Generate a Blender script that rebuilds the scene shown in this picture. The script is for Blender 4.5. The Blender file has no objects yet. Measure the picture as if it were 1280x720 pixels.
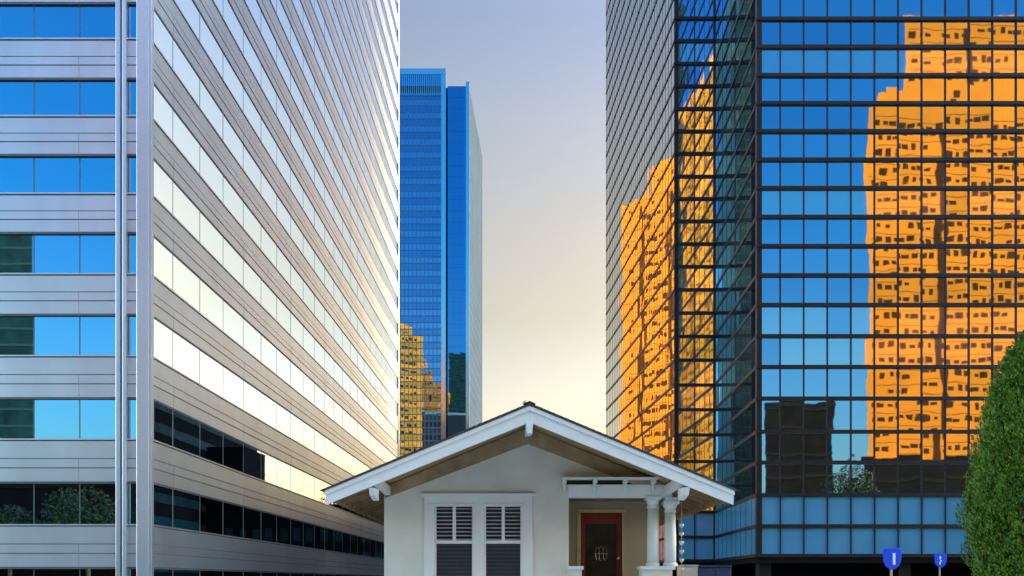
import bpy, math, random
from mathutils import Vector, Matrix
random.seed(11)
C = bpy.context.scene.collection
R = math.radians
F = 1000.0; CX = 640.0; HY = 726.0; ZC = 1.6

def wx(px, Y): return (px - CX) / F * Y
def wz(py, Y): return ZC + (HY - py) / F * Y

# ------------------------------------------------------------------ helpers
class MB:
    def __init__(s): s.v = []; s.f = []; s.m = []
    def poly(s, pts, mi=0):
        n = len(s.v); s.v += [tuple(p) for p in pts]; s.f.append(tuple(range(n, n + len(pts)))); s.m.append(mi)
    def hexa(s, p, mi=0):      # p: 4 bottom (ccw from above), 4 top
        n = len(s.v); s.v += [tuple(q) for q in p]
        for f in ((3,2,1,0),(4,5,6,7),(0,1,5,4),(1,2,6,5),(2,3,7,6),(3,0,4,7)):
            s.f.append(tuple(n + i for i in f)); s.m.append(mi)
    def box(s, x0, x1, y0, y1, z0, z1, mi=0):
        s.hexa([(x0,y0,z0),(x1,y0,z0),(x1,y1,z0),(x0,y1,z0),(x0,y0,z1),(x1,y0,z1),(x1,y1,z1),(x0,y1,z1)], mi)
    def prism(s, pts, z0, z1, mi=0):   # pts ccw from above
        n = len(s.v); k = len(pts)
        s.v += [(p[0], p[1], z0) for p in pts] + [(p[0], p[1], z1) for p in pts]
        s.f.append(tuple(n + i for i in reversed(range(k)))); s.m.append(mi)
        s.f.append(tuple(n + k + i for i in range(k))); s.m.append(mi)
        for i in range(k):
            j = (i + 1) % k
            s.f.append((n+i, n+j, n+k+j, n+k+i)); s.m.append(mi)
    def extr(s, prof, y0, y1, mi=0):   # profile in XZ (ccw seen from -Y), extruded along Y
        n = len(s.v); k = len(prof)
        s.v += [(p[0], y0, p[1]) for p in prof] + [(p[0], y1, p[1]) for p in prof]
        s.f.append(tuple(n + i for i in range(k))); s.m.append(mi)
        s.f.append(tuple(n + k + i for i in reversed(range(k)))); s.m.append(mi)
        for i in range(k):
            j = (i + 1) % k
            s.f.append((n+j, n+i, n+k+i, n+k+j)); s.m.append(mi)
    def lathe(s, cx, cy, prof, n=24, mi=0):  # prof (r,z) bottom to top
        b = len(s.v)
        for r, z in prof:
            for i in range(n):
                a = 2*math.pi*i/n; s.v.append((cx + r*math.cos(a), cy + r*math.sin(a), z))
        for k in range(len(prof) - 1):
            for i in range(n):
                j = (i+1) % n
                s.f.append((b+k*n+i, b+k*n+j, b+(k+1)*n+j, b+(k+1)*n+i)); s.m.append(mi)
        s.f.append(tuple(b+i for i in reversed(range(n)))); s.m.append(mi)
        s.f.append(tuple(b+(len(prof)-1)*n+i for i in range(n))); s.m.append(mi)
    def tube(s, p0, p1, r0, r1, n=8, mi=0):
        p0 = Vector(p0); p1 = Vector(p1); d = (p1-p0).normalized()
        u = d.cross(Vector((0,0,1)));
        if u.length < .01: u = Vector((1,0,0))
        u.normalize(); w = d.cross(u); b = len(s.v)
        for p, r in ((p0, r0), (p1, r1)):
            for i in range(n):
                a = 2*math.pi*i/n; s.v.append(tuple(p + u*(r*math.cos(a)) + w*(r*math.sin(a))))
        for i in range(n):
            j = (i+1) % n; s.f.append((b+j, b+i, b+n+i, b+n+j)); s.m.append(mi)
        s.f.append(tuple(b+i for i in range(n))); s.m.append(mi)
        s.f.append(tuple(b+n+i for i in reversed(range(n)))); s.m.append(mi)
    def build(s, name, mats, parent=None, bevel=0, smooth=False):
        me = bpy.data.meshes.new(name); me.from_pydata(s.v, [], s.f); me.update()
        if not isinstance(mats, (list, tuple)): mats = [mats]
        for m in mats: me.materials.append(m)
        if len(mats) > 1: me.polygons.foreach_set('material_index', s.m)
        if smooth: me.polygons.foreach_set('use_smooth', [True]*len(me.polygons))
        o = bpy.data.objects.new(name, me); C.objects.link(o)
        if parent:
            o.parent = parent
            if parent.parent is None and parent.type == 'EMPTY': o.matrix_parent_inverse = Matrix.Translation(-parent.location)
            elif parent.parent is not None: o.matrix_parent_inverse = Matrix.Identity(4)
        if bevel:
            b = o.modifiers.new('bevel', 'BEVEL'); b.width = bevel; b.segments = 2; b.limit_method = 'ANGLE'
        return o

def sub(o, parent):     # make o a child of mesh part 'parent' (both authored in world coordinates)
    o.parent = parent; o.matrix_parent_inverse = Matrix.Identity(4)
    if parent.parent is not None and parent.parent.type == 'EMPTY':
        o.matrix_parent_inverse = Matrix.Identity(4)
    return o

def thing(name, label, cat, loc=(0,0,0), group=None):
    o = bpy.data.objects.new(name, None); C.objects.link(o); o.location = loc
    o['label'] = label; o['category'] = cat; o.empty_display_size = .5
    if group: o['group'] = group
    return o
def tag(o, label=None, cat=None, group=None, kind=None):
    for k, v in (('label', label), ('category', cat), ('group', group), ('kind', kind)):
        if v: o[k] = v
    return o

# ------------------------------------------------------------------ materials
def nmat(name):
    m = bpy.data.materials.new(name); m.use_nodes = True
    nt = m.node_tree; return m, nt, nt.nodes['Principled BSDF']
def pmat(name, col, rough=.6, metal=0, var=.12, scale=3.0, bump=0, bscale=40, spec=.5, vec='Object', stretch=None):
    m, nt, p = nmat(name); N = nt.nodes; L = nt.links
    tc = N.new('ShaderNodeTexCoord'); src = tc.outputs['Object']
    if stretch:
        mp = N.new('ShaderNodeMapping'); mp.inputs['Scale'].default_value = stretch; L.new(src, mp.inputs[0]); src = mp.outputs[0]
    nz = N.new('ShaderNodeTexNoise'); nz.inputs['Scale'].default_value = scale; nz.inputs['Detail'].default_value = 6
    L.new(src, nz.inputs['Vector'])
    rp = N.new('ShaderNodeValToRGB')
    a = [max(0, c*(1-var)) for c in col]; b = [min(1, c*(1+var)) for c in col]
    rp.color_ramp.elements[0].position = .3; rp.color_ramp.elements[1].position = .7
    rp.color_ramp.elements[0].color = (*a, 1); rp.color_ramp.elements[1].color = (*b, 1)
    L.new(nz.outputs['Fac'], rp.inputs[0]); L.new(rp.outputs[0], p.inputs['Base Color'])
    p.inputs['Roughness'].default_value = rough; p.inputs['Metallic'].default_value = metal
    p.inputs['Specular IOR Level'].default_value = spec
    if bump:
        n2 = N.new('ShaderNodeTexNoise'); n2.inputs['Scale'].default_value = bscale; n2.inputs['Detail'].default_value = 4
        L.new(tc.outputs['Object'], n2.inputs['Vector'])
        bp = N.new('ShaderNodeBump'); bp.inputs['Strength'].default_value = 1; bp.inputs['Distance'].default_value = bump
        L.new(n2.outputs['Fac'], bp.inputs['Height']); L.new(bp.outputs[0], p.inputs['Normal'])
    return m
def mirror_glass(name, tint, rough=.015, wave=.0012, wscale=.7, metal=1):
    """coated reflective glazing: metallic mirror coat over a dark body, faintly wavy"""
    m, nt, p = nmat(name); N = nt.nodes; L = nt.links
    p.inputs['Base Color'].default_value = (*tint, 1); p.inputs['Metallic'].default_value = metal
    p.inputs['Roughness'].default_value = rough
    tc = N.new('ShaderNodeTexCoord')
    n2 = N.new('ShaderNodeTexNoise'); n2.inputs['Scale'].default_value = wscale; n2.inputs['Detail'].default_value = 1.5
    L.new(tc.outputs['Object'], n2.inputs['Vector'])
    bp = N.new('ShaderNodeBump'); bp.inputs['Strength'].default_value = 1; bp.inputs['Distance'].default_value = wave
    L.new(n2.outputs['Fac'], bp.inputs['Height']); L.new(bp.outputs[0], p.inputs['Normal'])
    return m

M = {}
M['clad'] = pmat('pale metal cladding', (.53,.595,.68), .36, .8, .08, .5, spec=.6, stretch=(1,1,.25))
M['clad_seam'] = pmat('dark seam', (.10,.10,.11), .6, 0)
M['groove'] = pmat('shallow panel groove', (.26,.27,.29), .5, .3, .05)
M['blackmetal'] = pmat('black anodised metal', (.007,.009,.012), .45, 0, .3, 2, spec=.3)
M['greymetal'] = pmat('weathered grey metal', (.16,.15,.14), .45, .3, .2, 1)
M['glassL'] = mirror_glass('blue mirror glass', (.34,.62,.86), wave=.0008)
M['glassS'] = mirror_glass('pale mirror glass', (.56,.79,.96), wave=.0008)
M['glassR'] = mirror_glass('bronze blue mirror glass', (.54,.73,.96), wave=.0035, wscale=.55)
M['glassR2'] = mirror_glass('brighter mirror glass', (.74,.88,.98), wave=.0022, wscale=.55, rough=.02, metal=.97)
M['glassW'] = mirror_glass('silvery brown mirror glass', (.80,.77,.68), wave=.002)
M['glassR3'] = mirror_glass('deeper mirror glass', (.44,.64,.88), wave=.0022, wscale=.55)
M['spglass'] = pmat('blue back painted glass', (.07,.25,.42), .12, 0, .10, .4, spec=.8)
M['glassC'] = mirror_glass('deep blue glass', (.24,.50,.84), wave=.002)
M['glassC2'] = mirror_glass('darker blue glass', (.15,.38,.72), wave=.001)
M['glassC3'] = mirror_glass('silvery corner glass', (.72,.88,.98), wave=.001, rough=.15)
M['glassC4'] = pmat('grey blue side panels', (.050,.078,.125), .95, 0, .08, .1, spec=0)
M['cmull'] = pmat('dull blue frame metal', (.05,.12,.22), .4, .4, .1)
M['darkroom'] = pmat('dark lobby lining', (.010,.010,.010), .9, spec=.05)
M['roofdeck'] = pmat('grey roof membrane', (.25,.25,.25), .9)
M['stone'] = pmat('ochre sandstone facing', (.50,.165,.010), .85, 0, .10, .12, spec=.1)
M['stone2'] = pmat('tan sandstone facing', (.46,.165,.017), .85, 0, .14, .1, spec=.1)
M['winbrown'] = pmat('brown tinted window', (.035,.014,.006), .8, 0, .5, .15, spec=.05)
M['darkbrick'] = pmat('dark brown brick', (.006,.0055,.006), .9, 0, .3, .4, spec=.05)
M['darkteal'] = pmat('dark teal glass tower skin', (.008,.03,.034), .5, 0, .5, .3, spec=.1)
M['tealband'] = pmat('teal floor band', (.025,.06,.06), .6, spec=.1)
M['stucco'] = pmat('pale stucco', (.60,.59,.51), .85, 0, .07, 1.1, bump=.010, bscale=28, spec=.2)
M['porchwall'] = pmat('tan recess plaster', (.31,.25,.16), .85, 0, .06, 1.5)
M['gable_shade'] = pmat('tan gable shade board', (.30,.215,.11), .75, 0, .25, 2.5)  # tan colour stands in for the warm shade under the gable
M['gap_shade'] = pmat('dark gap shade board', (.02,.016,.012), .8, spec=.1)  # near-black colour for the painted shade gap over the porch beam
M['darkslat'] = pmat('dark slats', (.028,.033,.04), .6)
M['paint'] = pmat('white painted wood', (.63,.65,.63), .5, 0, .04, 4, bump=.001, bscale=30)
M['soffit'] = pmat('stained soffit boards', (.34,.215,.085), .7, 0, .3, 3, stretch=(.3,6,1))
M['rafter'] = pmat('brown rafter', (.22,.13,.06), .7, 0, .3, 3)
M['shingle'] = pmat('dark asphalt shingles', (.035,.036,.04), .9, 0, .4, 14, bump=.006, bscale=30)
M['door'] = pmat('mahogany', (.17,.026,.011), .5, 0, .35, 6, spec=.15, stretch=(6,1,.4))
M['darkglass'] = pmat('dark door glass', (.022,.010,.006), .15, 0, .4, spec=.15)
M['lead'] = pmat('leaded glass highlights', (.32,.24,.15), .35, .8)
M['trimwood'] = pmat('ochre door trim', (.42,.32,.16), .6, 0, .15, 4)
M['screen'] = pmat('insect screen', (.016,.02,.024), .3, 0, .2, 9, spec=.3)
M['blind'] = pmat('slatted blind', (.62,.70,.76), .6)
M['winback'] = pmat('dark room', (.010,.012,.014), .5)
M['floorwood'] = pmat('porch boards', (.25,.24,.22), .7)
M['concrete'] = pmat('concrete', (.36,.34,.31), .9, 0, .12, 2, bump=.003)
M['pinkwall'] = pmat('pinkish render', (.50,.42,.41), .9, 0, .06, 2)
M['bluebox'] = pmat('dark blue painted steel', (.012,.035,.085), .45, 0, .2, 3)
M['signblue'] = pmat('blue sign enamel', (.012,.075,.75), .35, 0, .08, 5)
M['signwhite'] = pmat('white sign marking', (.85,.87,.9), .5)
M['pole'] = pmat('galvanised pole', (.34,.33,.30), .45, .6)
M['asphalt'] = pmat('asphalt', (.05,.05,.052), .95, 0, .2, 6, bump=.004)
M['roadpaint'] = pmat('road paint', (.75,.73,.68), .8, 0, .1, 5)
M['yellowpaint'] = pmat('yellow road paint', (.6,.4,.05), .8, 0, .1, 5)
M['paving'] = pmat('pavement concrete', (.32,.31,.29), .9, 0, .12, 1.5)
M['bounce_ground'] = pmat('pale bounce concrete', (.52,.52,.52), .9, 0, .08, 1.5)  # kept pale to throw light up at the house
M['lawn'] = pmat('lawn', (.05,.09,.025), .95, 0, .4, 3, bump=.02)
M['earth'] = pmat('ground', (.12,.12,.11), .95, 0, .2, .2)
M['bark'] = pmat('bark', (.10,.07,.05), .9, 0, .3, 8, bump=.01)
M['brass'] = pmat('brass', (.55,.42,.18), .3, .9)
M['chainmetal'] = pmat('pale cast metal cups', (.6,.57,.42), .35, .5)
def leafmat(name, a, b):
    m, nt, p = nmat(name); N = nt.nodes; L = nt.links
    g = N.new('ShaderNodeNewGeometry'); rp = N.new('ShaderNodeValToRGB')
    rp.color_ramp.elements[0].color = (*a, 1); rp.color_ramp.elements[1].color = (*b, 1)
    L.new(g.outputs['Random Per Island'], rp.inputs[0]); L.new(rp.outputs[0], p.inputs['Base Color'])
    p.inputs['Roughness'].default_value = .6; p.inputs['Specular IOR Level'].default_value = .25
    return m
M['thuja'] = leafmat('arborvitae leaves', (.018,.05,.003), (.12,.22,.012))
M['leaf'] = leafmat('tree leaves', (.012,.02,.005), (.03,.045,.010))
M['leafy'] = leafmat('yellow green leaves', (.12,.13,.012), (.30,.26,.03))

# ------------------------------------------------------------------ facade tools
class Wall:
    """vertical wall plane from A to B (2D, outward normal on the right-hand side when walking A to B)"""
    def __init__(s, A, B):
        s.A = Vector(A); s.B = Vector(B); d = s.B - s.A; s.L = d.length; s.d = d / s.L; s.n = Vector((s.d.y, -s.d.x))
    def p(s, t, dep, z):
        q = s.A + s.d*t + s.n*dep; return (q.x, q.y, z)
    def slab(s, mb, t0, t1, z0, z1, d0, d1, mi=0):  # d0 inner, d1 outer
        mb.hexa([s.p(t0,d1,z0), s.p(t1,d1,z0), s.p(t1,d0,z0), s.p(t0,d0,z0), s.p(t0,d1,z1), s.p(t1,d1,z1), s.p(t1,d0,z1), s.p(t0,d0,z1)], mi)
    def pane(s, mb, t0, t1, z0, z1, dep, th=.03, tilt=.0, mi=0):
        a = random.gauss(0, tilt)*(t1-t0)/2; b = random.gauss(0, tilt)*(z1-z0)/2
        def D(i, j): return dep + a*i + b*j
        o = [s.p(t0, D(-1,-1), z0), s.p(t1, D(1,-1), z0), s.p(t1, D(1,-1)-th, z0), s.p(t0, D(-1,-1)-th, z0),
             s.p(t0, D(-1,1), z1), s.p(t1, D(1,1), z1), s.p(t1, D(1,1)-th, z1), s.p(t0, D(-1,1)-th, z1)]
        mb.hexa(o, mi)
    def score(s, t0, t1, z0, z1):
        P = [s.p(t, 0, z) for t in (t0, t1) for z in (z0, z1)]
        xs = []; ys = []
        for p in P:
            if p[1] < 1: return 0
            xs.append(CX + p[0]/p[1]*F); ys.append(HY - (p[2]-ZC)/p[1]*F)
        x0, x1, y0, y1 = max(0,min(xs)), min(1280,max(xs)), max(0,min(ys)), min(720,max(ys))
        if x1 <= x0 or y1 <= y0: return 0
        if 478 < (x0+x1)/2 < 850 and y0 > 640: return 0
        c = s.A + s.d*((t0+t1)/2)
        return (x1-x0)*(y1-y0)*.6

def emit_windows(panes, parent, cap=99):
    """panes: list of (score, wall, t0,t1,z0,z1,dep,tilt,material). The largest are parts of their own, the rest one part"""
    panes.sort(key=lambda q: -q[0])
    head = [q for q in panes[:cap] if q[0] > 0]; rest = panes[len(head):]
    for (sc, w, t0, t1, z0, z1, dep, tilt, m) in head:
        b = MB(); w.pane(b, t0, t1, z0, z1, dep, .03, tilt); b.build('window', m, parent)
    if rest:
        mats = []
        b = MB()
        for (sc, w, t0, t1, z0, z1, dep, tilt, m) in rest:
            if m not in mats: mats.append(m)
            w.pane(b, t0, t1, z0, z1, dep, .03, tilt, mats.index(m))
        o = b.build('window', mats, parent); o['kind'] = 'stuff'; o['label'] = 'remaining small panes of the same glazing'

# ------------------------------------------------------------------ ground
def structure(name, mb, mat):
    o = mb.build(name, mat); o['kind'] = 'structure'; return o
b = MB(); b.poly([(-1500,-1500,-.13),(1500,-1500,-.13),(1500,1500,-.13),(-1500,1500,-.13)]); structure('ground', b, M['earth'])
b = MB(); b.box(-400,400,-8,8.0,-.125,-.12); structure('road', b, M['asphalt'])
b = MB()
for k in range(-40, 41): b.box(k*9-1.5, k*9+1.5, -.07, .07, -.119, -.116)
structure('road_marking', b, M['yellowpaint'])
b = MB(); b.box(-400,400,8.0,11.5,-.13,.0); structure('pavement', b, M['paving'])
b = MB(); b.box(-400,400,-12,-8.0,-.13,.0); structure('far_pavement', b, M['paving'])
b = MB(); b.box(-14,14,11.5,21.7,-.13,.03); structure('bounce_ground', b, M['bounce_ground'])  # unseen pale ground added to bounce light onto the house front
b = MB(); b.box(-14,14,21.7,34,-.13,.06); structure('lawn', b, M['lawn'])

# ------------------------------------------------------------------ left office building
Z0 = 38.0
cA = (wx(189, Z0), Z0)
farX, farY = -15.35, 108.7
fw = Wall((-62, Z0), cA); sw = Wall(cA, (farX, farY))
lb = thing('office_building', 'white banded office block with blue front windows, filling the left edge', 'building', (-38, 60, 0))
tops = [708.5, 601.5, 496, 391.5, 289, 191.5, 96]
bots = [780, 655, 548, 443.5, 341, 240.5, 143.5, 47]
zt = [wz(y, Z0) for y in tops]; zb = [wz(y, Z0) for y in bots]
while zt[-1] < 92:
    zt.append(zt[-1] + 3.60); zb.append(zb[-1] + 3.60)
zb[0] = .35
nf = len(zt); TOPZ = zb[nf] if len(zb) > nf else zt[-1] + 1.6
b = MB(); b.prism([(-61.5, Z0+.6), (cA[0]-.6, Z0+.6), (farX-.6, farY-.3), (-61.5, farY-.3)], 0, TOPZ+.3); b.build('core', M['winback'], lb)
fT = fw.L
tP0 = wx(145, Z0)+62; tP1 = wx(151, Z0)+62; tP2 = wx(154, Z0)+62; tP3 = wx(158.5, Z0)+62; tP4 = wx(171, Z0)+62; tP5 = wx(186, Z0)+62
def spandrel(z0, z1):
    b = MB(); h = z1 - z0
    for w, t0, t1 in ((fw, 0, tP0), (fw, tP3, tP4), (sw, .05, sw.L)):
        w.slab(b, t0, t1, z0, z0+h*.30, -.6, -.05)
        w.slab(b, t0, t1, z0+h*.30, z0+h*.325, -.6, -.07, 2)
        w.slab(b, t0, t1, z0+h*.325, z0+h*.52, -.6, -.03)
        w.slab(b, t0, t1, z0+h*.52, z0+h*.545, -.6, -.07, 2)
        w.slab(b, t0, t1, z0+h*.545, z1-.12, -.6, -.04)
        w.slab(b, t0, t1, z1-.12, z1-.07, -.6, -.10, 1)
        w.slab(b, t0, t1, z1-.07, z1, -.6, -.0)
        w.slab(b, t0, t1, z0-.10, z0, -.6, -.06, 1)      # dark head shadow gap
    # vertical panel joints
    for w, mod, s0, t1 in ((fw, 2.185*2, 41.4 % 4.37, tP0), (sw, 3.29*3, 2.47, sw.L)):
        t = s0
        while t < t1 - .1:
            w.slab(b, t-.012, t+.012, z0+h*.34, z0+h*.515, -.3, -.025, 2)
            w.slab(b, t-.012, t+.012, z0+.02, z0+h*.295, -.3, -.045, 2)
            t += mod
    return b.build('spandrel', [M['clad'], M['clad_seam'], M['groove']], lb)
for i in range(nf):
    z1 = zb[i+1] if i+1 < len(zb) else TOPZ
    spandrel(zt[i], z1)
b = MB(); b.prism([(-62, Z0+.0), cA, (farX, farY), (-62, farY)], 0, .35); b.build('plinth', M['clad'], lb)
b = MB(); b.prism([(-62, Z0-.1), (cA[0]+.1, Z0-.1), (farX+.1, farY), (-62, farY)], TOPZ, TOPZ+1.2); b.build('parapet', M['clad'], lb)
for (a, c, d) in ((tP0, tP1, .06), (tP2, tP3, .10), (tP4, tP5, .06)):
    b = MB(); fw.slab(b, a, c, 0, TOPZ, -.6, d); b.build('pilaster', M['clad'], lb, bevel=.03)
b = MB(); fw.slab(b, tP1, tP2, 0, TOPZ, -.6, -.12); b.build('pilaster_groove', M['clad'], lb)
b = MB(); b.prism([(wx(186,Z0), Z0-.0), (cA[0]+.02, Z0), (cA[0]+.03, Z0+.22), (wx(186,Z0), Z0+.5)], 0, TOPZ); b.build('corner_post', M['clad'], lb, bevel=.02)
b = MB(); sw.slab(b, sw.L-.6, sw.L, 0, TOPZ, -.6, .05); b.build('end_post', M['clad'], lb)
# mullions and panes
panes = []; mb_ = MB()
fm = [wx(40, Z0)+62 + 2.185*k for k in range(-18, 2)]; fm = [t for t in fm if t > .1] 
fe = [0.0] + fm + [tP0]
se = [.22] + [2.47+3.29*k for k in range(0, 30) if 2.47+3.29*k < sw.L-.7] + [sw.L-.6]
for i in range(nf):
    z0, z1 = zb[i], zt[i]-.10
    for w, E, m in ((fw, fe, 'glassL'), (fw, [tP3, tP4], 'glassL'), (sw, se, 'glassS')):
        for a, c in zip(E[:-1], E[1:]):
            panes.append((w.score(a, c, z0, z1), w, a+.02, c-.02, z0, z1, (-.16 if w is fw else -.085), .0010, M[m]))
        for t in E[1:-1]:
            w.slab(mb_, t-.02, t+.02, z0, z1, -.3, -.14 if w is fw else -.075, 0 if w is fw else 1)
mb_.build('mullion', [M['clad_seam'], M['groove']], lb)
emit_windows(panes, lb)

# ------------------------------------------------------------------ right stepped glass building
SR = .75; ZR = 52.0*SR; ZN = 65*SR
q0 = (wx(946, ZR), ZR); q1 = (16.45*SR, ZN); q2 = (wx(843, ZN), ZN); TAU = -.08; q3y = (q2[0] - TAU*ZN)/(.1175 - TAU); q3 = (q2[0] + TAU*(q3y-ZN), q3y)
MW = 1.534*SR; qe = (q0[0] + MW*46, ZR)
rb = thing('glass_tower', 'dark gridded glass tower with stepped corner and orange reflections, on the right', 'building', (45, 80, 0))
ys = [694.5, 657.5, 618.5, 578, 539.5, 498, 458.5, 420, 381, 344, 307.5, 271, 235, 199.5, 164, 129, 94, 58.5, 23.5]
zr = [wz(y, ZR) for y in ys]
while zr[-1] < 84: zr.append(zr[-1] + 1.835*SR)
HT = zr[-1]
walls = [Wall(q3, q2), Wall(q2, q1), Wall(q1, q0), Wall(q0, qe)]
poly = [(q0[0], q0[1]), qe, (qe[0], q3[1]), (q3[0], q3[1]), q2, q1]
def inset(pts, d):
    (a0, a1, a2, a3, a4, a5) = pts
    return [(a0[0]+d, a0[1]+d), (a1[0]-d, a1[1]+d), (a2[0]-d, a2[1]-d), (a3[0]+d, a3[1]-d), (a4[0]+d, a4[1]+d), (a5[0]+d, a5[1]+d)]
b = MB(); b.prism(inset(poly, .25), zr[0]-.1, HT+.1); b.build('core', M['winback'], rb)
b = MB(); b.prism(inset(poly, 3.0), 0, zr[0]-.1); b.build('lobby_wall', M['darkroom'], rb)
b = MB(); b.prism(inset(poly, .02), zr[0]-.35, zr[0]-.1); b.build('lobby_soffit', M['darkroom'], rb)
b = MB(); b.prism(inset(poly, -.05), HT+.1, HT+1.0); b.build('parapet', M['blackmetal'], rb)
for t in range(0, 45, 6):
    b = MB(); x = q0[0] + .6 + t*MW; b.box(x-.3, x+.3, ZR+.6, ZR+1.2, 0, zr[0]-.35); b.build('column', M['blackmetal'], rb)
panes = []
tr = MB(); mu = MB(); trg = MB()
TH = .085
counts = [31, 2, 9, 46]
rowmat = {}
rr = random.Random(5)
for r in range(len(zr)-1):
    rowmat[r] = 'glassR2' if r in (16, 11, 6, 7, 21) else ('glassR3' if rr.random() < .25 else 'glassR')
for wi, (w, n) in enumerate(zip(walls, counts)):
    E = [w.L*k/n for k in range(n+1)]
    for r, z in enumerate(zr):
        w.slab(tr, 0, w.L, z-TH, z+TH, -.25, .05 if wi in (1, 3) else .025)
    for k, t in enumerate(E):
        mw = .022 if wi in (1, 3) else (.014 if wi == 2 else .010)
        a, c = t-mw, t+mw
        if k == 0: a, c = 0, .06
        if k == n: a, c = w.L-.06, w.L
        for z0, z1 in zip(zr[:-1], zr[1:]):
            w.slab(mu, a, c, z0+TH, z1-TH, -.25, .02 if wi in (1, 3) else .0)
    for a, c in zip(E[:-1], E[1:]):
        for r in range(len(zr)-1):
            m = 'spglass' if r < 2 else rowmat[r]
            if r >= 2 and rr.random() < .06: m = rr.choice(['glassR', 'glassR3'])
            if wi == 0 and r >= 2: m = 'glassW'
            sc = w.score(a, c, zr[r], zr[r+1])
            panes.append((sc, w, a+.02, c-.02, zr[r]+.06, zr[r+1]-.06, (-.05 if wi in (1, 3) else -.012), .0014, M[m]))
tr.build('transom', M['blackmetal'], rb); mu.build('mullion', M['blackmetal'], rb)
emit_windows(panes, rb)
lo = thing('brick_building', 'long low dark building behind the bungalow, mirrored in the lowest windows of the left building', 'building', (5, 156, 0))
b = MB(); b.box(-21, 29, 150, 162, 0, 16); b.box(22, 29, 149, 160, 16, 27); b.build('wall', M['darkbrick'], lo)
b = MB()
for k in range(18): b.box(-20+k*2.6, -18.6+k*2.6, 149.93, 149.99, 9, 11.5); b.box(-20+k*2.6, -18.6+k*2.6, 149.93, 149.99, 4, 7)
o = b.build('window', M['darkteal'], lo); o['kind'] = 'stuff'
# low mirrored wing, plus unseen tall block added to shade the left building
wg = thing('wing_with_shade_block', 'dark brown rear wing mirrored low in left side windows, plus added tall shade block', 'building', (62, 156, 0))
b = MB(); b.box(31, 95, 128, 180, 0, 34); b.box(31, 62, q3[1]+4, 127.9, 0, 95); b.build('wall', M['darkbrick'], wg)
b = MB()
for k in range(8):
    b.box(30.94, 31.0, q3[1]+5, 179, 3+k*4, 4.6+k*4)
b.build('window', M['darkteal'], wg)

# ------------------------------------------------------------------ central far tower
ZT = 280.0
ct = thing('glass_tower', 'tall slim blue glass tower standing in the gap behind the bungalow roof', 'building', (wx(555, ZT), ZT+20, 0))
xa, xb_ = wx(470, ZT), wx(556.5, ZT); xc, xd = wx(559, ZT), wx(586, ZT)
zA = wz(88, ZT); zB = wz(101, ZT)
sideEnd = (wx(603, 329), 329)
b = MB(); b.box(xa, xb_, ZT+.3, ZT+45, 0, zA-3); b.build('west_shaft', M['winback'], ct)
wA = Wall((xa, ZT), (xb_, ZT)); wB = Wall((xc, ZT+2), (xd-1.0, ZT+2)); wS = Wall((xd, ZT+1.5), sideEnd)
b = MB(); rows = int((zA-6)/2.3); cols = 17
for i in range(cols):
    for r in range(rows):
        wA.pane(b, wA.L*i/cols+.05, wA.L*(i+1)/cols-.05, r*2.3+.1, r*2.3+2.2, .0, .05, .002, 0 if r % 2 else 1)
b.build('glazing', [M['glassC'], M['glassC2']], ct)
b = MB()
for i in range(cols+1): wA.slab(b, wA.L*i/cols-.11, wA.L*i/cols+.11, 0, zA-6, -.1, .12)
b.build('mullion', M['cmull'], ct)
b = MB()
for r in range(rows+1): wA.slab(b, 0, wA.L, r*2.3-.16, r*2.3+.16, -.1, .10)
b.build('floor_band', M['cmull'], ct)
b = MB(); wA.slab(b, 0, wA.L, zA-5.6, zA-1.6, -.4, .2); b.build('crown_screen', M['glassC2'], ct)
b = MB(); wA.slab(b, -.2, wA.L+.2, zA-1.6, zA+.4, -.8, .5); b.build('crown_cap', M['glassC3'], ct)
b = MB()
for i in range(cols*2+1): wA.slab(b, wA.L*i/cols/2-.12, wA.L*i/cols/2+.12, zA-9, zA-1.6, .2, .5)
b.build('crown_fin', M['glassC3'], ct)
b = MB(); b.box(xb_-1.4, xb_+.25, ZT-.4, ZT+1.2, 0, zA-1); b.build('corner_strip', M['glassC3'], ct)
b = MB(); b.prism([(xb_, ZT+3), (xd-.9, ZT+3), (sideEnd[0]-.6, sideEnd[1]), (xb_, sideEnd[1])], 0, zB-.6); b.build('east_shaft', M['winback'], ct)
b = MB()
for r in range(int(zB/4)):
    for i in range(3):
        wB.pane(b, wB.L*i/3, wB.L*(i+1)/3-.02, r*4.0+.02, r*4.0+3.97, 0, .05, .0008)
b.build('glazing', M['glassC2'], ct)
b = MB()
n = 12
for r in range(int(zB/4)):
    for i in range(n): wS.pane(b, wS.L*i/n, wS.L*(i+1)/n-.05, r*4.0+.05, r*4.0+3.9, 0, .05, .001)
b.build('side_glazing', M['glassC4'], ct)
b = MB(); b.box(xd-1.1, xd+.15, ZT+.9, ZT+2.4, 0, zB+.3); b.build('corner_strip', M['glassC3'], ct)

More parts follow.
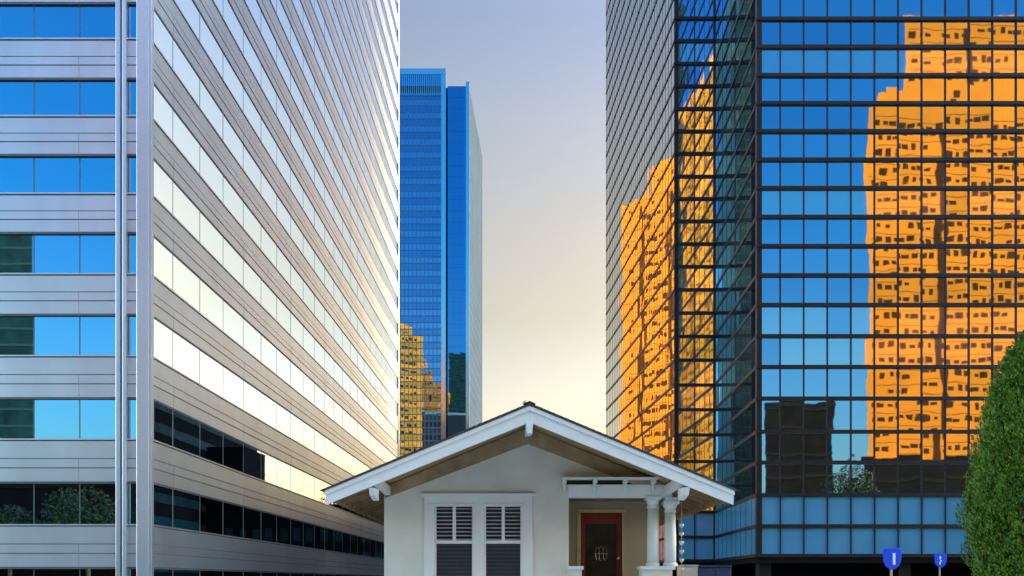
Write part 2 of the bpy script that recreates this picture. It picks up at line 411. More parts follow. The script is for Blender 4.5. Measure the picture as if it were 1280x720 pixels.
# ------------------------------------------------------------------ towers behind the viewer (seen mirrored in the glass)
def stone_tower(label, blocks, mat, floor=3.3, win=1.5, gap=.45, cap=None, seed=1, group=None):
    x = (blocks[0][0][0][0] + blocks[0][0][1][0])/2
    t = thing('stone_tower', label, 'building', (x, blocks[0][0][0][1]-10, 0), group)
    rn = random.Random(seed)
    for pts, z0, z1 in blocks:      # pts ccw from above
        b = MB(); b.prism(pts, z0, z1); b.build('wall', mat, t)
        wb = MB(); k = len(pts)
        for i in range(k):
            w = Wall(pts[i], pts[(i+1) % k])
            if w.n.y < -.3 and w.n.x < .5: continue
            z = z0 + (3 if z0 < 1 else 1.5)
            while z < z1 - 3:
                tt = 2.6
                bay = 0
                while tt < w.L - win - .8:
                    bay += 1
                    if bay % 11 != 0 and rn.random() > .07:
                        zz = z + rn.uniform(-.12,.12); w.slab(wb, tt, tt+win*rn.uniform(.55,1.15), zz+.9+rn.uniform(-.1,.2), zz+rn.uniform(1.7,2.4), -.05, .04)
                    tt += win + gap
                w.slab(wb, 2.2, w.L-1.2, z+2.74, z+2.84, -.05, .05)
                z += floor
            for c in (int(w.L*.36), int(w.L*.72)):      # dark recessed bay columns
                if w.L > 20: w.slab(wb, c, c+1.6, z0+1.5, z1-2.5, -.05, .03)
        o = wb.build('window', M['winbrown'], t); o['kind'] = 'stuff'
    return t
def back(x0, x1, y, dep, D):
    k = (D+dep)/D     # side walls splay so that only the front reads in the mirror
    if x0 > 0: return [(x0*k+.5, y-dep), (x1, y-dep), (x1, y), (x0, y)]
    return [(x0, y-dep), (x1*k-.5, y-dep), (x1, y), (x0, y)]
YA = -100.0; DA = 2*ZR - YA
def vx(px, D): return (px-CX)/F*D
def vz(py, D): return ZC + (HY-py)/F*D
xl = vx(1087, DA); xs_ = vx(1132, DA)
stone_tower('orange sunlit stone tower mirrored large in the right glass facade',
  [(back(xl, xl+60, YA, 40, DA), 0, vz(131, DA)),
   (back(xl+1.8, xl+60, YA-.4, 38, DA), vz(131, DA), vz(121, DA)),
   (back(xl+3.6, xl+60, YA-.6, 38, DA), vz(121, DA), vz(111, DA)),
   (back(xs_, xs_+52, YA-.8, 36, DA), vz(111, DA), vz(16, DA))], M['stone'], seed=3)
DB = 2*ZN + 60
stone_tower('tan sunlit stone tower mirrored in the narrow recess of the right glass facade',
  [(back(vx(828, DB), vx(885, DB), -60, 22, DB), 0, vz(240, DB)),
   (back(vx(828, DB), vx(872, DB), -60.5, 20, DB), vz(240, DB), vz(212, DB))], M['stone2'], seed=4)
DC = 2*ZT + 160
stone_tower('golden sunlit stone tower mirrored low in the central blue glass tower',
  [([(vx(497, DC), -200), (vx(556, DC), -200), (vx(556, DC), -160), (vx(497, DC), -160)], 0, vz(482, DC)),
   ([(vx(497, DC), -198), (vx(540, DC), -198), (vx(540, DC), -160.5), (vx(497, DC), -160.5)], vz(482, DC), vz(466, DC)),
   ([(vx(497, DC), -196), (vx(526, DC), -196), (vx(526, DC), -161), (vx(497, DC), -161)], vz(466, DC), vz(446, DC))], M['stone'], seed=5)
stone_tower('orange sunlit tower mirrored as slanting stripes in the far left face of the right tower',
  [([(-52.5, 194), (-38.4, 218.5), (-54, 228), (-68, 203)], 0, 106),
   ([(-52, 195.5), (-43.5, 210.2), (-54, 220), (-65, 203)], 106, 113)], M['stone'], seed=8)
def dark_tower(name, label, x0, x1, y0, y1, h, m='darkteal', band='tealband', fl=3.6, D=None):
    t = thing(name, label, 'building', ((x0+x1)/2, (y0+y1)/2, 0))
    b = MB()
    if D: b.prism(back(x0, x1, y1, y1-y0, D), 0, h)
    else: b.box(x0, x1, y0, y1, 0, h)
    b.build('wall', M[m], t)
    b = MB(); z = 3
    while z < h-1:
        b.box(x0-.05, x1+.05, y1, y1+.12, z, z+.5); z += fl
    b.build('floor_band', M[band], t); return t
DE = 2*ZT + 200
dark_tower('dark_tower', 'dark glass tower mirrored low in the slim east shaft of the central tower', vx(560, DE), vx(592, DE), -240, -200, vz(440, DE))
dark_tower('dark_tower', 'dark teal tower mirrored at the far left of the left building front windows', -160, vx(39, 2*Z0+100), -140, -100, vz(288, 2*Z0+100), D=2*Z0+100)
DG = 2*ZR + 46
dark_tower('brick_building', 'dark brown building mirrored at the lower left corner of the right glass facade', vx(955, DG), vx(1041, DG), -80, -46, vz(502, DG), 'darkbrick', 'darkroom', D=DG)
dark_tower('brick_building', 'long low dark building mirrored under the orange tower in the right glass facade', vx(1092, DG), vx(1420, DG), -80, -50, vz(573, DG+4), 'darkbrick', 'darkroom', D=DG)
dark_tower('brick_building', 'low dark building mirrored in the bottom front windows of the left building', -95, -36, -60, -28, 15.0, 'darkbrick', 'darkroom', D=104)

# ------------------------------------------------------------------ trees
def leaf_blob(mb, c, rx, rz, n, size, rnd):
    for _ in range(n):
        while True:
            v = Vector((rnd.uniform(-1,1), rnd.uniform(-1,1), rnd.uniform(-1,1)))
            if v.length <= 1 and v.length > .35: break
        p = Vector((c[0]+v.x*rx, c[1]+v.y*rx, c[2]+v.z*rz))
        a = Vector((rnd.gauss(0,1), rnd.gauss(0,1), rnd.gauss(0,1))).normalized()*size
        d = a.cross(Vector((rnd.gauss(0,1), rnd.gauss(0,1), rnd.gauss(0,1)))).normalized()*size*.55
        mb.poly([p-a, p+d, p+a, p-d])
def round_tree(label, x, y, h, r, mat='leaf', seed=1, proto=None, group='street trees mirrored in the glass'):
    t = thing('street_tree', label, 'tree', (x, y, 0), group)
    rn = random.Random(seed); b = MB()
    b.tube((x,y,0), (x,y,h*.5), .28, .18); 
    limbs = []
    for k in range(7):
        a = k*2.4; e = Vector((x+math.cos(a)*r*.6, y+math.sin(a)*r*.6, h*rn.uniform(.55,.85))); limbs.append(e)
        b.tube((x,y,h*.4), e, .12, .04)
    b.build('trunk', M['bark'], t)
    b = MB()
    for e in limbs + [Vector((x,y,h*.85)), Vector((x,y,h*.65))]:
        leaf_blob(b, e, r*.5, h*.17, 420, .22, rn)
    b.build('crown', M[mat], t)
for i, (x, h) in enumerate(((-13, 17), (-6, 20), (2, 18), (9.5, 19.5), (17, 17))):
    round_tree(['leafy tree far behind the bungalow, nearest the left office building', 'taller leafy tree far behind the bungalow, second from the left',
                'leafy tree far behind the middle of the bungalow', 'leafy tree far behind the bungalow, near the gap edge', 'leafy tree far behind the bungalow, next to the right tower'][i],
               x, 172, h*1.1, 4.5, 'leafy' if i in (1, 2) else 'leaf', 20+i, group='trees far behind the bungalow')
for i, (x, y, h, r) in enumerate(((-52, -22, 13, 5), (-63, -24, 11, 5), (-44, -26, 12, 4.5), (46, -30, 18, 3.6), (50, -24, 9, 4), (86, -26, 9.5, 5))):
    round_tree(['tree across the street, left of the dark low building', 'bushy tree across the street at its far left end', 'tree across the street nearest the left building corner',
                'tall tree across the street between two dark buildings', 'small tree across the street by the brown building', 'spreading tree across the street at its right end'][i], x, y, h, r, 'leaf', 40+i)

# arborvitae at the right edge
ta = thing('arborvitae', 'tall dense green conical evergreen cropped by the right edge of the frame', 'tree', (8.05, 12, 0))
cx, cy = 8.02, 12.0
def rad(z):
    pts = [(0,.8),(.6,1.0),(1.67,1.1),(2.63,1.24),(3.11,1.18),(3.83,1.03),(4.61,.80),(4.97,.58),(5.3,.30),(5.6,.03)]
    for (a, ra), (c, rc) in zip(pts[:-1], pts[1:]):
        if a <= z <= c: return .93*(ra + (rc-ra)*(z-a)/(c-a))
    return .02
b = MB(); b.tube((cx,cy,0), (cx,cy,4.9), .12, .02)
rn = random.Random(9)
for k in range(90):
    z = rn.uniform(.3, 4.9); a = rn.uniform(0, 6.283); r = rad(min(z+.35,5.4))*.75
    b.tube((cx,cy,z), (cx+r*math.cos(a), cy+r*math.sin(a), z+.35), .02, .006, 5)
b.build('trunk', M['bark'], ta)
b = MB()
clumps = []
for k in range(1300):
    z = rn.uniform(.12, 5.35); a = rn.uniform(0, 6.283)
    r = rad(z)*(rn.uniform(.84, 1.04) + .07*math.sin(5*a+z*3.1)*math.sin(3*z+2*a)) - .05
    clumps.append((Vector((cx+r*math.cos(a), cy+r*math.sin(a), z)), a, rn.uniform(.75, 1.3)))
for p, a, s in clumps:     # each clump is an upswept fan of flat sprays
    out = Vector((math.cos(a), math.sin(a), 0)); side = Vector((-math.sin(a), math.cos(a), 0)); up = Vector((0,0,1))
    for j in range(125):
        u = rn.gauss(0,.085)*s; v = rn.gauss(0,.15)*s; w = -abs(rn.gauss(0,.07))
        q = p + side*u + up*v + out*(w + .05 - (u*u+v*v)*1.6)
        d = (up*rn.uniform(.6,1) + out*rn.uniform(-.1,.75) + side*rn.gauss(0,.45)).normalized()
        sw_ = d.cross(Vector((rn.gauss(0,1), rn.gauss(0,1), rn.gauss(0,.4)))).normalized()
        l = rn.uniform(.028,.056)*s; wd = l*.2
        b.poly([q, q+d*l*.5+sw_*wd, q+d*l, q+d*l*.5-sw_*wd])
for _ in range(16000):      # older, larger inner sprays that close the crown
    z = rn.uniform(.1, 5.1); a = rn.uniform(0, 6.283); r = rad(z)*rn.uniform(.55, .84)
    q = Vector((cx+r*math.cos(a), cy+r*math.sin(a), z)); d = Vector((rn.gauss(0,.5), rn.gauss(0,.5), 1)).normalized()
    sw_ = d.cross(Vector((rn.gauss(0,1), rn.gauss(0,1), rn.gauss(0,.3)))).normalized(); l = rn.uniform(.10,.18)
    b.poly([q, q+d*l*.5+sw_*l*.25, q+d*l, q+d*l*.5-sw_*l*.25])
b.build('crown', M['thuja'], ta)

# ------------------------------------------------------------------ bungalow
ZB = 19.5; ZW = 21.9; ZD = ZW + 1.6; ZE = 31.5
hs = thing('bungalow', 'small pale stucco bungalow with low front gable, between the two towers', 'house', (.43, ZW, 0))
hc = .43; half = 4.97; apex = wz(507.5, ZB); slope = .4165
def roof_z(x): return apex - abs(x-hc)*slope
FL = 1.3
xL = -3.50; xR = 4.36
px0 = wx(711, ZW); px1 = xR - .02       # porch opening
# walls: built as solid panels round the porch opening and window
wX0, wX1 = wx(530.5, ZW)+.12, wx(665, ZW)-.12; wZ0, wZ1 = 1.15, wz(622, ZW)
beamB = wz(622, ZW); beamT = wz(605.5, ZW)
th = .2
b = MB()
GS = 3.885
b.box(xL, wX0, ZW, ZW+th, .6, GS)
b.box(wX0, wX1, ZW, ZW+th, .6, wZ0)
b.box(wX0, wX1, ZW, ZW+th, wZ1, GS)
b.box(wX1, px0, ZW, ZW+th, .6, GS)
def gz(x): return roof_z(x) - .16
b.extr([(xL, GS), (xR, GS), (xR, gz(xR)), (hc, gz(hc)), (xL, gz(xL))], ZW, ZW+th)
b.build('wall', M['stucco'], hs)
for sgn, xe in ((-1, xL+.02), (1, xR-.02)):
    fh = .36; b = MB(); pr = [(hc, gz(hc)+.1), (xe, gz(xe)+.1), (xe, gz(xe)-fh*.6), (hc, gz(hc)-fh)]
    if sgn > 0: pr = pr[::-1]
    b.extr(pr, ZW-.02, ZW-.001); b.build('gable_shade_board', M['gable_shade'], hs)  # thin board whose tan colour paints the warm under-gable shade
b = MB(); b.box(xL, xL+th, ZW+th, ZE, .6, gz(xL)); b.build('wall', M['stucco'], hs)
b = MB(); b.box(xR-th, xR, ZD+th, ZE, .6, gz(xR)); b.build('wall', M['stucco'], hs)
b = MB(); b.extr([(xL, .6), (xR, .6), (xR, gz(xR)), (hc, gz(hc)), (xL, gz(xL))], ZE, ZE+th); b.build('wall', M['stucco'], hs)
b = MB(); b.box(xL-.05, px0-.02, ZW-.05, ZE+.25, 0, .6); b.box(px0-.02, xR+.05, ZD, ZE+.25, 0, .6); b.build('foundation', M['concrete'], hs)
# porch recess
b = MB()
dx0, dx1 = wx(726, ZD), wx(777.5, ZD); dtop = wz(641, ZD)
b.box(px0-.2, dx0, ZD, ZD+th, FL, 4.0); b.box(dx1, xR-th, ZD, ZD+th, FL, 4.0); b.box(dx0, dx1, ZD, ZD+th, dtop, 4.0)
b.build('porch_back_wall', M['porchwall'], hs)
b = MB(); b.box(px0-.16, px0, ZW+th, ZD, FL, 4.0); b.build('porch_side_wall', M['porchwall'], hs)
b = MB(); b.box(px0-.16, xR, ZW+.02, ZD, beamB+.06, beamB+.12); b.build('porch_ceiling', M['rafter'], hs)
b = MB(); b.box(px0-.2, xR+.05, ZW-.1, ZD, FL-.12, FL); b.box(px0-.15, xR, ZW, ZD, .0, FL-.12); b.build('porch_floor', M['floorwood'], hs)
b = MB(); b.box(px0-.02, xR+.02, ZW-.03, ZW+.2, beamB, beamT-.01); b.build('porch_beam', M['paint'], hs, bevel=.008)
b = MB(); b.box(px0-.22, wx(832, ZW), ZW-.42, ZW+.0, beamT+.115, beamT+.15); b.build('canopy_board', M['paint'], hs, bevel=.005)
b = MB(); b.box(px0-.12, wx(826, ZW), ZW-.012, ZW-.002, beamT-.0, beamT+.113); b.build('canopy_shade_board', M['gap_shade'], hs)  # dark strip painting the shade between beam and canopy
for p in (706, 744.5, 782.5, 818):
    b = MB(); x = wx(p, ZW-.35)
    b.extr([(x-.05, beamT), (x+.05, beamT), (x+.05, beamT+.11), (x-.05, beamT+.11)], ZW-.36, ZW-.0)
    b.build('canopy_outrigger', M['paint'], hs, bevel=.01)
    b = MB(); b.box(x-.035, x+.035, ZW-.15, ZW-.032, beamT-.2, beamT); b.build('canopy_bracket', M['paint'], hs, bevel=.01)
# half walls / plinths under the columns
capz = wz(708, ZW-.1)
b = MB(); b.box(wx(802, ZW), xR+.02, ZW-.06, ZW+.5, 0, capz-.09); b.build('porch_pier', M['stucco'], hs)
b = MB(); b.box(wx(799.5, ZW), xR+.09, ZW-.13, ZW+.56, capz-.09, capz+.01); b.build('pier_cap', M['paint'], hs, bevel=.012)
b = MB(); b.box(px0-.02, wx(727, ZW), ZW-.06, ZW+.4, 0, capz-.09); b.build('porch_pier', M['stucco'], hs)
b = MB(); b.box(px0-.06, wx(729, ZW), ZW-.12, ZW+.45, capz-.09, capz+.01); b.build('pier_cap', M['paint'], hs, bevel=.012)
def column(px, r, ztop):
    x = wx(px, ZW+.1); y = ZW+.1
    z0 = capz + .01
    b = MB(); b.lathe(x, y, [(r, z0+.1), (r*.995, z0+.7), (r*.88, ztop-.3)], 28); c = b.build('column', M['paint'], hs, smooth=True)
    b = MB(); b.lathe(x, y, [(r*1.2, z0), (r*1.25, z0+.035), (r*1.2, z0+.07), (r*1.05, z0+.1)], 28); sub(b.build('base', M['paint'], None, smooth=False), c)
    b = MB(); b.lathe(x, y, [(r*.88, ztop-.3), (r*1.0, ztop-.29), (r*1.0, ztop-.26), (r*.88, ztop-.25), (r*.9, ztop-.2), (r*1.12, ztop-.14), (r*1.18, ztop-.08)], 28)
    b.box(x-r*1.3, x+r*1.3, y-r*1.3, y+r*1.3, ztop-.08, ztop); sub(b.build('capital', M['paint'], None), c)
column(815.8, .155, beamB+.02)
column(837.6, .165, beamB-.10)
xcr = wx(837.6, ZW+.1)
b = MB(); b.box(xcr-.17, xcr+.17, ZW-.08, ZW+.3, beamB-.10, beamB-.0); b.build('impost_block', M['paint'], hs, bevel=.01)
# roof
def roof_half(sgn, z_off, t, over_in=0, y0=ZB+.02, y1=ZE+.5, ext=0.0):
    xe = hc + sgn*(half+ext)
    z0 = apex; z1 = apex - (half+ext)*slope
    pr = [(hc, z0+z_off), (xe, z1+z_off), (xe, z1+z_off-t), (hc, z0+z_off-t)]
    if sgn > 0: pr = pr[::-1]
    return pr
rf = None
for sgn in (-1, 1):
    b = MB(); b.extr(roof_half(sgn, .065, .05, ext=.05), ZB-.05, ZE+.6)
    o = b.build('roof', M['shingle'], hs)
    rf = rf or o
for sgn in (-1, 1):
    b = MB(); b.extr(roof_half(sgn, .0, .035), ZB+.03, ZE+.5); b.build('soffit', M['soffit'], hs)
# shingle courses as thin butt edges
b = MB()
for sgn in (-1, 1):
    k = .15
    while k < half:
        x0 = hc + sgn*k; x1 = hc + sgn*(k+.16)
        za = apex - k*slope + .068; zc_ = apex - (k+.16)*slope + .075
        pr = [(x0, za), (x1, zc_), (x1, zc_-.008), (x0, za-.008)]
        if sgn > 0: pr = pr[::-1]
        b.extr(pr, ZB-.045, ZE+.6); k += .16
sub(b.build('shingle_course', M['shingle'], None), rf)
b = MB(); b.extr([(hc-.14, apex+.035), (hc, apex+.09), (hc+.14, apex+.035), (hc+.14, apex+.05), (hc, apex+.115), (hc-.14, apex+.05)][::-1], ZB-.06, ZE+.6)
sub(b.build('ridge_cap', M['shingle'], None), rf)
b = MB(); b.lathe(wx(656, ZB+.1), ZB+.1, [(.055, apex+.06), (.06, apex+.11), (.035, apex+.14), (.02, apex+.15)], 10); sub(b.build('ridge_vent', M['pole'], None), rf)
# bargeboards
for sgn in (-1, 1):
    xe = hc + sgn*half; hh = .40
    b = MB(); pr = [(hc, apex), (xe, apex-half*slope), (xe, apex-half*slope-hh+.06), (hc, apex-hh)]
    if sgn > 0: pr = pr[::-1]
    b.extr(pr, ZB-.0, ZB+.045); bb = b.build('bargeboard', M['paint'], hs, bevel=.006)
    b = MB(); pr = [(hc, apex+.005), (xe+sgn*.02, apex-half*slope+.005), (xe+sgn*.02, apex-half*slope-.105), (hc, apex-.11)]
    if sgn > 0: pr = pr[::-1]
    b.extr(pr, ZB-.03, ZB-.002); sub(b.build('barge_moulding', M['paint'], None, bevel=.006), bb)
    b = MB(); ze = apex-half*slope; b.box(min(xe, xe-sgn*.03), max(xe, xe-sgn*.03), ZB+.05, ZE+.5, ze-.20, ze-.04); b.build('fascia', M['rafter'], hs)
# rafters across both eaves
for sgn in (-1, 1):
    k = 0
    y = ZB + .55
    while y < ZE:
        b = MB(); xa_ = hc + sgn*(xR-hc-.1) ; xe = hc + sgn*(half-.04)
        za = roof_z(xa_) - .036; ze = roof_z(xe) - .036
        pr = [(xa_, za), (xe, ze), (xe, ze-.10), (xa_, za-.14)]
        if sgn > 0: pr = pr[::-1]
        b.extr(pr, y, y+.06); b.build('rafter', M['rafter'], hs)
        y += .61
# gable lookouts (purlins)
for x, w, dz in ((xL+.10, .075, .0), (hc, .085, .0), (xR-.13, .085, .0)):
    zt_ = roof_z(x) - .05 - (w*slope if x != hc else 0.03)
    b = MB()
    prof_h = .24
    b.hexa([(x-w, ZB-.06, zt_-prof_h+.06), (x+w, ZB-.06, zt_-prof_h+.06), (x+w, ZW, zt_-prof_h), (x-w, ZW, zt_-prof_h),
            (x-w, ZB-.02, zt_), (x+w, ZB-.02, zt_), (x+w, ZW, zt_), (x-w, ZW, zt_)])
    b.v = [(v[0], v[1] if v[1] > ZB+1 else v[1]+.10, v[2]) for v in b.v]
    # only the part below the bargeboard shows in front; a stub end projects past it
    o = b.build('lookout_beam', M['paint'], hs, bevel=.01)
    b = MB(); zb_ = zt_ - prof_h
    if x == hc: b.hexa([(x-w*.7, ZB-.07, apex-.40-.28), (x+w*.7, ZB-.07, apex-.40-.28), (x+w*.8, ZB+.16, apex-.40-.28), (x-w*.8, ZB+.16, apex-.40-.28),
                        (x-w, ZB-.07, apex-.385), (x+w, ZB-.07, apex-.385), (x+w, ZB+.16, apex-.385), (x-w, ZB+.16, apex-.385)])
    else:
        zz = roof_z(x) - .43
        b.hexa([(x-w, ZB+.02, zz-.16), (x+w, ZB+.02, zz-.16), (x+w, ZB+.5, zz-.24), (x-w, ZB+.5, zz-.24),
                (x-w, ZB-.10, zz+.02), (x+w, ZB-.10, zz+.02), (x+w, ZB+.5, zz+.05), (x-w, ZB+.5, zz+.05)])
    sub(b.build('beam_end', M['paint'], None, bevel=.012), o)
# double window
wn = MB()
zc0 = wz(617.5, ZW)
X = lambda p: wx(p, ZW)
Zq = lambda p: wz(p, ZW)
wn.box(X(530.5), X(543.5), ZW-.05, ZW+.02, wZ0-.05, Zq(622)); wn.box(X(652.5), X(665.5), ZW-.05, ZW+.02, wZ0-.05, Zq(622))
wn.box(X(592), X(605.5), ZW-.05, ZW+.02, wZ0-.05, Zq(631))
wn.box(X(530.5), X(665.5), ZW-.055, ZW+.02, Zq(631), Zq(620.5))
wn.box(X(526.5), X(669), ZW-.11, ZW+.0, Zq(620.5), Zq(617))
wn.box(X(540), X(595), ZW-.075, ZW-.056, Zq(632.5), Zq(629.5)); wn.box(X(603), X(656), ZW-.075, ZW-.056, Zq(632.5), Zq(629.5))
wn.box(X(527), X(669), ZW-.12, ZW+.02, wZ0-.12, wZ0-.05)
window = wn.build('window', M['paint'], hs, bevel=.008); window['label'] = 'wide double window with white casing'
for a, c in ((543.5, 592), (605.5, 652.5)):
    s = MB(); x0, x1 = X(a), X(c); f = .045
    zt_, zm, z0 = Zq(631), Zq(677.5), wZ0-.05
    s.box(x0, x0+f, ZW+.0, ZW+.05, z0, zt_); s.box(x1-f, x1, ZW+.0, ZW+.05, z0, zt_)
    s.box(x0+f, x1-f, ZW+.0, ZW+.05, zt_-.05, zt_); s.box(x0+f, x1-f, ZW-.005, ZW+.05, zm-.045, zm+.045)
    s.box(x0+f, x1-f, ZW+.0, ZW+.05, z0, z0+.06)
    s.box((x0+x1)/2-.045, (x0+x1)/2+.045, ZW+.002, ZW+.048, zm+.045, zt_-.05)
    sub(s.build('sash', M['paint'], None, bevel=.006), window)
    s = MB(); s.box(x0+f, x1-f, ZW+.012, ZW+.018, z0+.06, zm-.045); sub(s.build('insect_screen', M['screen'], None), window)
    s = MB(); z = z0+.1
    while z < zm-.09: s.box(x0+f, x1-f, ZW+.006, ZW+.011, z, z+.035); z += .105
    sub(s.build('lower_blind', M['darkslat'], None), window)
    s = MB(); z = zm+.06
    while z < zt_-.06:
        s.hexa([(x0+f, ZW+.07, z), (x1-f, ZW+.07, z), (x1-f, ZW+.12, z+.028), (x0+f, ZW+.12, z+.028),
                (x0+f, ZW+.07, z+.006), (x1-f, ZW+.07, z+.006), (x1-f, ZW+.12, z+.034), (x0+f, ZW+.12, z+.034)]); z += .105
    sub(s.build('blind', M['blind'], None), window)
    s = MB(); s.box(x0, x1, ZW+.22, ZW+.24, z0, zt_); sub(s.build('room_backing', M['winback'], None), window)
# door
dm = MB(); f = .13
dm.box(dx0, dx0+f, ZD+.03, ZD+.09, FL, dtop-.05); dm.box(dx1-f-.02, dx1-.02, ZD+.03, ZD+.09, FL, dtop-.05)
dm.box(dx0+f, dx1-f-.02, ZD+.03, ZD+.09, dtop-.32, dtop-.05); dm.box(dx0+f, dx1-f-.02, ZD+.03, ZD+.09, FL, FL+.35)
door = dm.build('door', M['door'], hs, bevel=.01)
b = MB(); b.box(dx0-.0, dx0+.04, ZD-.01, ZD+.1, FL, dtop); b.box(dx1-.05, dx1, ZD-.01, ZD+.1, FL, dtop); b.box(dx0, dx1, ZD-.01, ZD+.1, dtop-.05, dtop)
sub(b.build('door_frame', M['door'], None, bevel=.006), door)
b = MB(); b.box(dx0+f, dx1-f-.02, ZD+.06, ZD+.07, FL+.35, dtop-.32); sub(b.build('door_glass', M['darkglass'], None), door)
b = MB(); mx = (dx0+dx1)/2; mz = wz(692, ZD)
def ring(mb, cx_, cz_, rx, rz, y, w=.009, n=26):
    for i in range(n):
        a0 = 2*math.pi*i/n; a1 = 2*math.pi*(i+1)/n
        p = [(cx_+rx*math.cos(a0), y, cz_+rz*math.sin(a0)), (cx_+rx*math.cos(a1), y, cz_+rz*math.sin(a1))]
        mb.tube(p[0], p[1], w/2, w/2, 5)
ring(b, mx-.11, mz, .055, .2, ZD+.05); ring(b, mx+.0, mz, .065, .22, ZD+.05); ring(b, mx+.11, mz, .055, .2, ZD+.05); b.box(mx-.2, mx+.2, ZD+.045, ZD+.055, mz-.006, mz+.006)
sub(b.build('leaded_pattern', M['lead'], None), door)
b = MB(); b.lathe(dx1-.12, ZD-.02, [(.03, FL+.93), (.035, FL+.96), (.03, FL+.99)], 12); sub(b.build('handle', M['brass'], None), door)
b = MB(); b.box(dx0-.09, dx1+.13, ZD-.035, ZD-.0, dtop+.005, dtop+.105); b.box(dx0-.11, dx0-.005, ZD-.03, ZD-.0, FL, dtop+.005); b.box(dx1+.005, dx1+.05, ZD-.03, ZD, FL, dtop+.005)
b.build('door_trim', M['trimwood'], hs, bevel=.006)
for k in range(5):
    b = MB(); b.box(1.75, 3.35, ZW-.1-.3*(k+1), ZW-.1-.3*k, 0, FL-.12-.22*(k+.5)); b.build('step', M['concrete'], hs)

# rain chain under the right eave
rc = thing('rain_chain', 'pale cupped rain chain hanging beside the right porch column', 'rain chain', (4.58, 21.6, 2.0))
z = wz(655, 21.6)
k = 0
while z > 0.2:
    b = MB(); b.lathe(4.58, 21.6, [(.02, z-.10), (.06, z-.045), (.065, z), (.055, z-.005), (.0155, z-.09)], 10); b.build('cup', M['chainmetal'], rc)
    b = MB(); b.tube((4.58, 21.6, z-.235), (4.58, 21.6, z-.09), .008, .008, 6); b.build('link', M['pole'], rc)
    z -= .235; k += 1
b = MB(); b.tube((4.58, 21.6, wz(655, 21.6)-.09), (4.58, 21.6, roof_z(4.58)-.04), .008, .008, 6); b.build('hanger', M['pole'], rc)

# pale gate pier and blue cabinet right of the porch
gp = thing('gate_pier', 'pale pinkish rendered pier just right of the rain chain', 'pier', (5.55, 25, 0))
b = MB(); b.box(wx(851, 25), wx(872, 25), 25, 25.6, 0, wz(708, 25)); b.build('shaft', M['pinkwall'], gp, bevel=.01)
b = MB(); b.box(wx(850.5, 25), wx(872.8, 25), 24.97, 25.63, wz(708, 25), wz(706, 25)); b.build('cap', M['concrete'], gp, bevel=.01)
ub = thing('utility_cabinet', 'dark blue steel utility cabinet between the pale pier and the glass tower', 'cabinet', (7.6, 30, 0))
b = MB(); b.box(wx(873, 30), wx(914, 30), 30, 31, .1, wz(709, 30)); b.build('body', M['bluebox'], ub, bevel=.02)
b = MB(); b.box(wx(872.5, 30), wx(914.5, 30), 29.96, 31.04, wz(709, 30), wz(707, 30)); b.build('lid', M['bluebox'], ub, bevel=.01)
b = MB(); b.box(wx(872.5, 30), wx(914.5, 30), 29.96, 31.04, 0, .1); b.build('plinth', M['concrete'], ub)
for a in (0, 1):
    b = MB(); xx = wx(874+a*20, 30); b.box(xx+.02, xx+.55, 29.975, 29.998, .2, wz(712, 30)); b.build('door', M['bluebox'], ub, bevel=.005)

# blue shield signs
def shield(px, py, Y, w, mark, label):
    x = wx(px, Y); z = wz(py, Y); h = w*1.18
    t = thing('street_sign', label, 'sign', (x, Y, 0), 'blue shield signs by the glass tower')
    pr = [(-.40,.5),(.40,.5),(.49,.42),(.5,.2),(.47,-.12),(.36,-.34),(.16,-.48),(0,-.5),(-.16,-.48),(-.36,-.34),(-.47,-.12),(-.5,.2),(-.49,.42)]
    P = [(x+a*w, z+c*h) for a, c in reversed(pr)]
    b = MB(); b.extr(P, Y-.03, Y+.03); b.build('shield', M['signblue'], t, bevel=.01)
    b = MB()
    if mark == 'I': b.box(x+.02*w, x+.16*w, Y-.036, Y-.0305, z-.28*h, z+.26*h)
    else:
        b.box(x-.12*w, x+.02*w, Y-.036, Y-.0305, z+.08*h, z+.28*h); b.box(x-.04*w, x+.10*w, Y-.036, Y-.0305, z-.08*h, z+.02*h); b.box(x-.12*w, x+.0*w, Y-.036, Y-.0305, z-.28*h, z-.1*h)
    b.build('marking', M['signwhite'], t)
    b = MB(); b.tube((x,Y+.07,0), (x,Y+.07,z+h*.2), .035, .035, 10); b.build('post', M['pole'], t)
shield(1115, 698.5, 26, .59, 'I', 'larger blue shield sign with one white bar, left of the pair')
shield(1175.5, 700.5, 36.5, .55, 'i', 'smaller blue shield sign with broken white mark, nearer the evergreen')

# ------------------------------------------------------------------ camera, light, sky
sc = bpy.context.scene
cam = bpy.data.cameras.new('camera'); co = bpy.data.objects.new('camera', cam); C.objects.link(co)
co.location = (0, 0, ZC); co.rotation_euler = (R(90), 0, 0)
cam.sensor_width = 36; cam.lens = 36*F/1280; cam.shift_y = (HY-360)/1280; cam.clip_end = 5000; cam.clip_start = .1
sc.camera = co

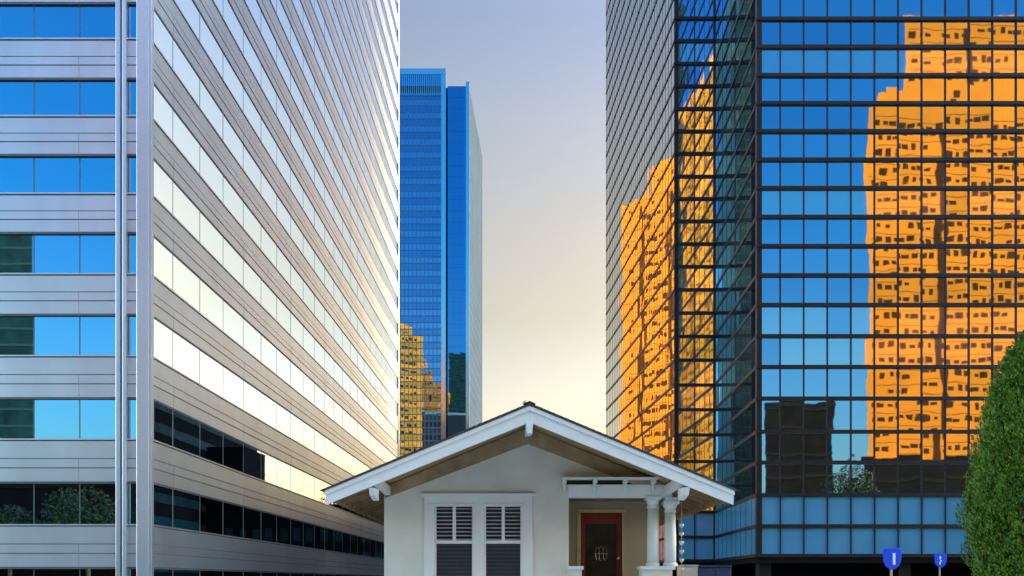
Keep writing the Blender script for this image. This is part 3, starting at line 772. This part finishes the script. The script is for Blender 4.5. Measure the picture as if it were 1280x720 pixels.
# tints of the evening air (half values; x2 below): hazy warm ahead, clear deep blue behind
FRONT = [(0, (.70,.53,.42)), (.24, (.58,.45,.40)), (.31, (.55,.40,.31)), (.39, (.575,.41,.325)), (.5, (.53,.42,.39)), (.577, (.45,.39,.43)), (.68, (.5,.5,.55)), (.80, (2.2,2.3,2.3)), (1, (3,3.1,3.2))]
SIDE = (2.5, 2.7, 3.0)
REAR = [(0, (.36,.45,.55)), (.15, (.20,.38,.52)), (.4, (.05,.28,.48)), (.6, (.05,.26,.48)), (.70, (1.6,1.8,1.9)), (1, (3,3.1,3.2))]
SUN_AZ = 60; SUN_EL = 14      # degrees right of straight ahead, above horizon
w = bpy.data.worlds.new('World'); sc.world = w; w.use_nodes = True
nt = w.node_tree; N = nt.nodes; L = nt.links
bg = N['Background']; sky = N.new('ShaderNodeTexSky'); sky.sky_type = 'NISHITA'; sky.sun_disc = False
sky.sun_elevation = R(SUN_EL); sky.sun_rotation = R(SUN_AZ); sky.altitude = 0; sky.air_density = 1.6; sky.dust_density = 2.5; sky.ozone_density = 2.0
tcw = N.new('ShaderNodeTexCoord'); sp = N.new('ShaderNodeSeparateXYZ'); L.new(tcw.outputs['Generated'], sp.inputs[0])
def ramp(src, a, b, els):
    mr = N.new('ShaderNodeMapRange'); mr.inputs['From Min'].default_value = a; mr.inputs['From Max'].default_value = b; L.new(src, mr.inputs['Value'])
    rp = N.new('ShaderNodeValToRGB'); L.new(mr.outputs[0], rp.inputs[0]); e = rp.color_ramp.elements
    e[0].position = els[0][0]; e[0].color = (*els[0][1], 1); e[1].position = els[-1][0]; e[1].color = (*els[-1][1], 1)
    for p_, c_ in els[1:-1]: q = e.new(p_); q.color = (*c_, 1)
    return rp.outputs[0]
front = ramp(sp.outputs['Z'], 0, 1, FRONT)
rear = ramp(sp.outputs['Z'], 0, 1, REAR)
fac = N.new('ShaderNodeMapRange'); fac.interpolation_type = 'SMOOTHSTEP'; fac.inputs['From Min'].default_value = -.45; fac.inputs['From Max'].default_value = .55
L.new(sp.outputs['Y'], fac.inputs['Value'])
mx_ = N.new('ShaderNodeMix'); mx_.data_type = 'RGBA'; L.new(fac.outputs[0], mx_.inputs['Factor']); L.new(rear, mx_.inputs[6]); L.new(front, mx_.inputs[7])
ax = N.new('ShaderNodeMath'); ax.operation = 'ABSOLUTE'; L.new(sp.outputs['X'], ax.inputs[0])
fs = N.new('ShaderNodeMapRange'); fs.interpolation_type = 'SMOOTHSTEP'; fs.inputs['From Min'].default_value = .60; fs.inputs['From Max'].default_value = .85
L.new(ax.outputs[0], fs.inputs['Value'])
mside = N.new('ShaderNodeMix'); mside.data_type = 'RGBA'; L.new(fs.outputs[0], mside.inputs['Factor']); L.new(mx_.outputs[2], mside.inputs[6]); mside.inputs[7].default_value = (*SIDE, 1)
ml = N.new('ShaderNodeMix'); ml.data_type = 'RGBA'; ml.blend_type = 'MULTIPLY'; ml.clamp_result = False; ml.inputs['Factor'].default_value = 1
L.new(sky.outputs[0], ml.inputs[6]); L.new(mside.outputs[2], ml.inputs[7])
sc2 = N.new('ShaderNodeVectorMath'); sc2.operation = 'SCALE'; sc2.inputs['Scale'].default_value = 2.0; L.new(ml.outputs[2], sc2.inputs[0])
L.new(sc2.outputs[0], bg.inputs[0]); bg.inputs[1].default_value = .12
sl = bpy.data.lights.new('sun', 'SUN'); so = bpy.data.objects.new('sun', sl); C.objects.link(so)
sl.energy = 2.0; sl.angle = R(.5); sl.color = (1, .74, .42)
d = Vector((math.sin(R(SUN_AZ))*math.cos(R(SUN_EL)), math.cos(R(SUN_AZ))*math.cos(R(SUN_EL)), math.sin(R(SUN_EL))))
so.rotation_euler = (-d).to_track_quat('-Z', 'Y').to_euler(); so.location = d*200
sc.view_settings.view_transform = 'Standard'; sc.view_settings.look = 'None'; sc.view_settings.gamma = 1
sc.view_settings.exposure = 1.3
sc.cycles.caustics_reflective = False; sc.cycles.max_bounces = 10; sc.cycles.glossy_bounces = 6; sc.cycles.sample_clamp_indirect = 6
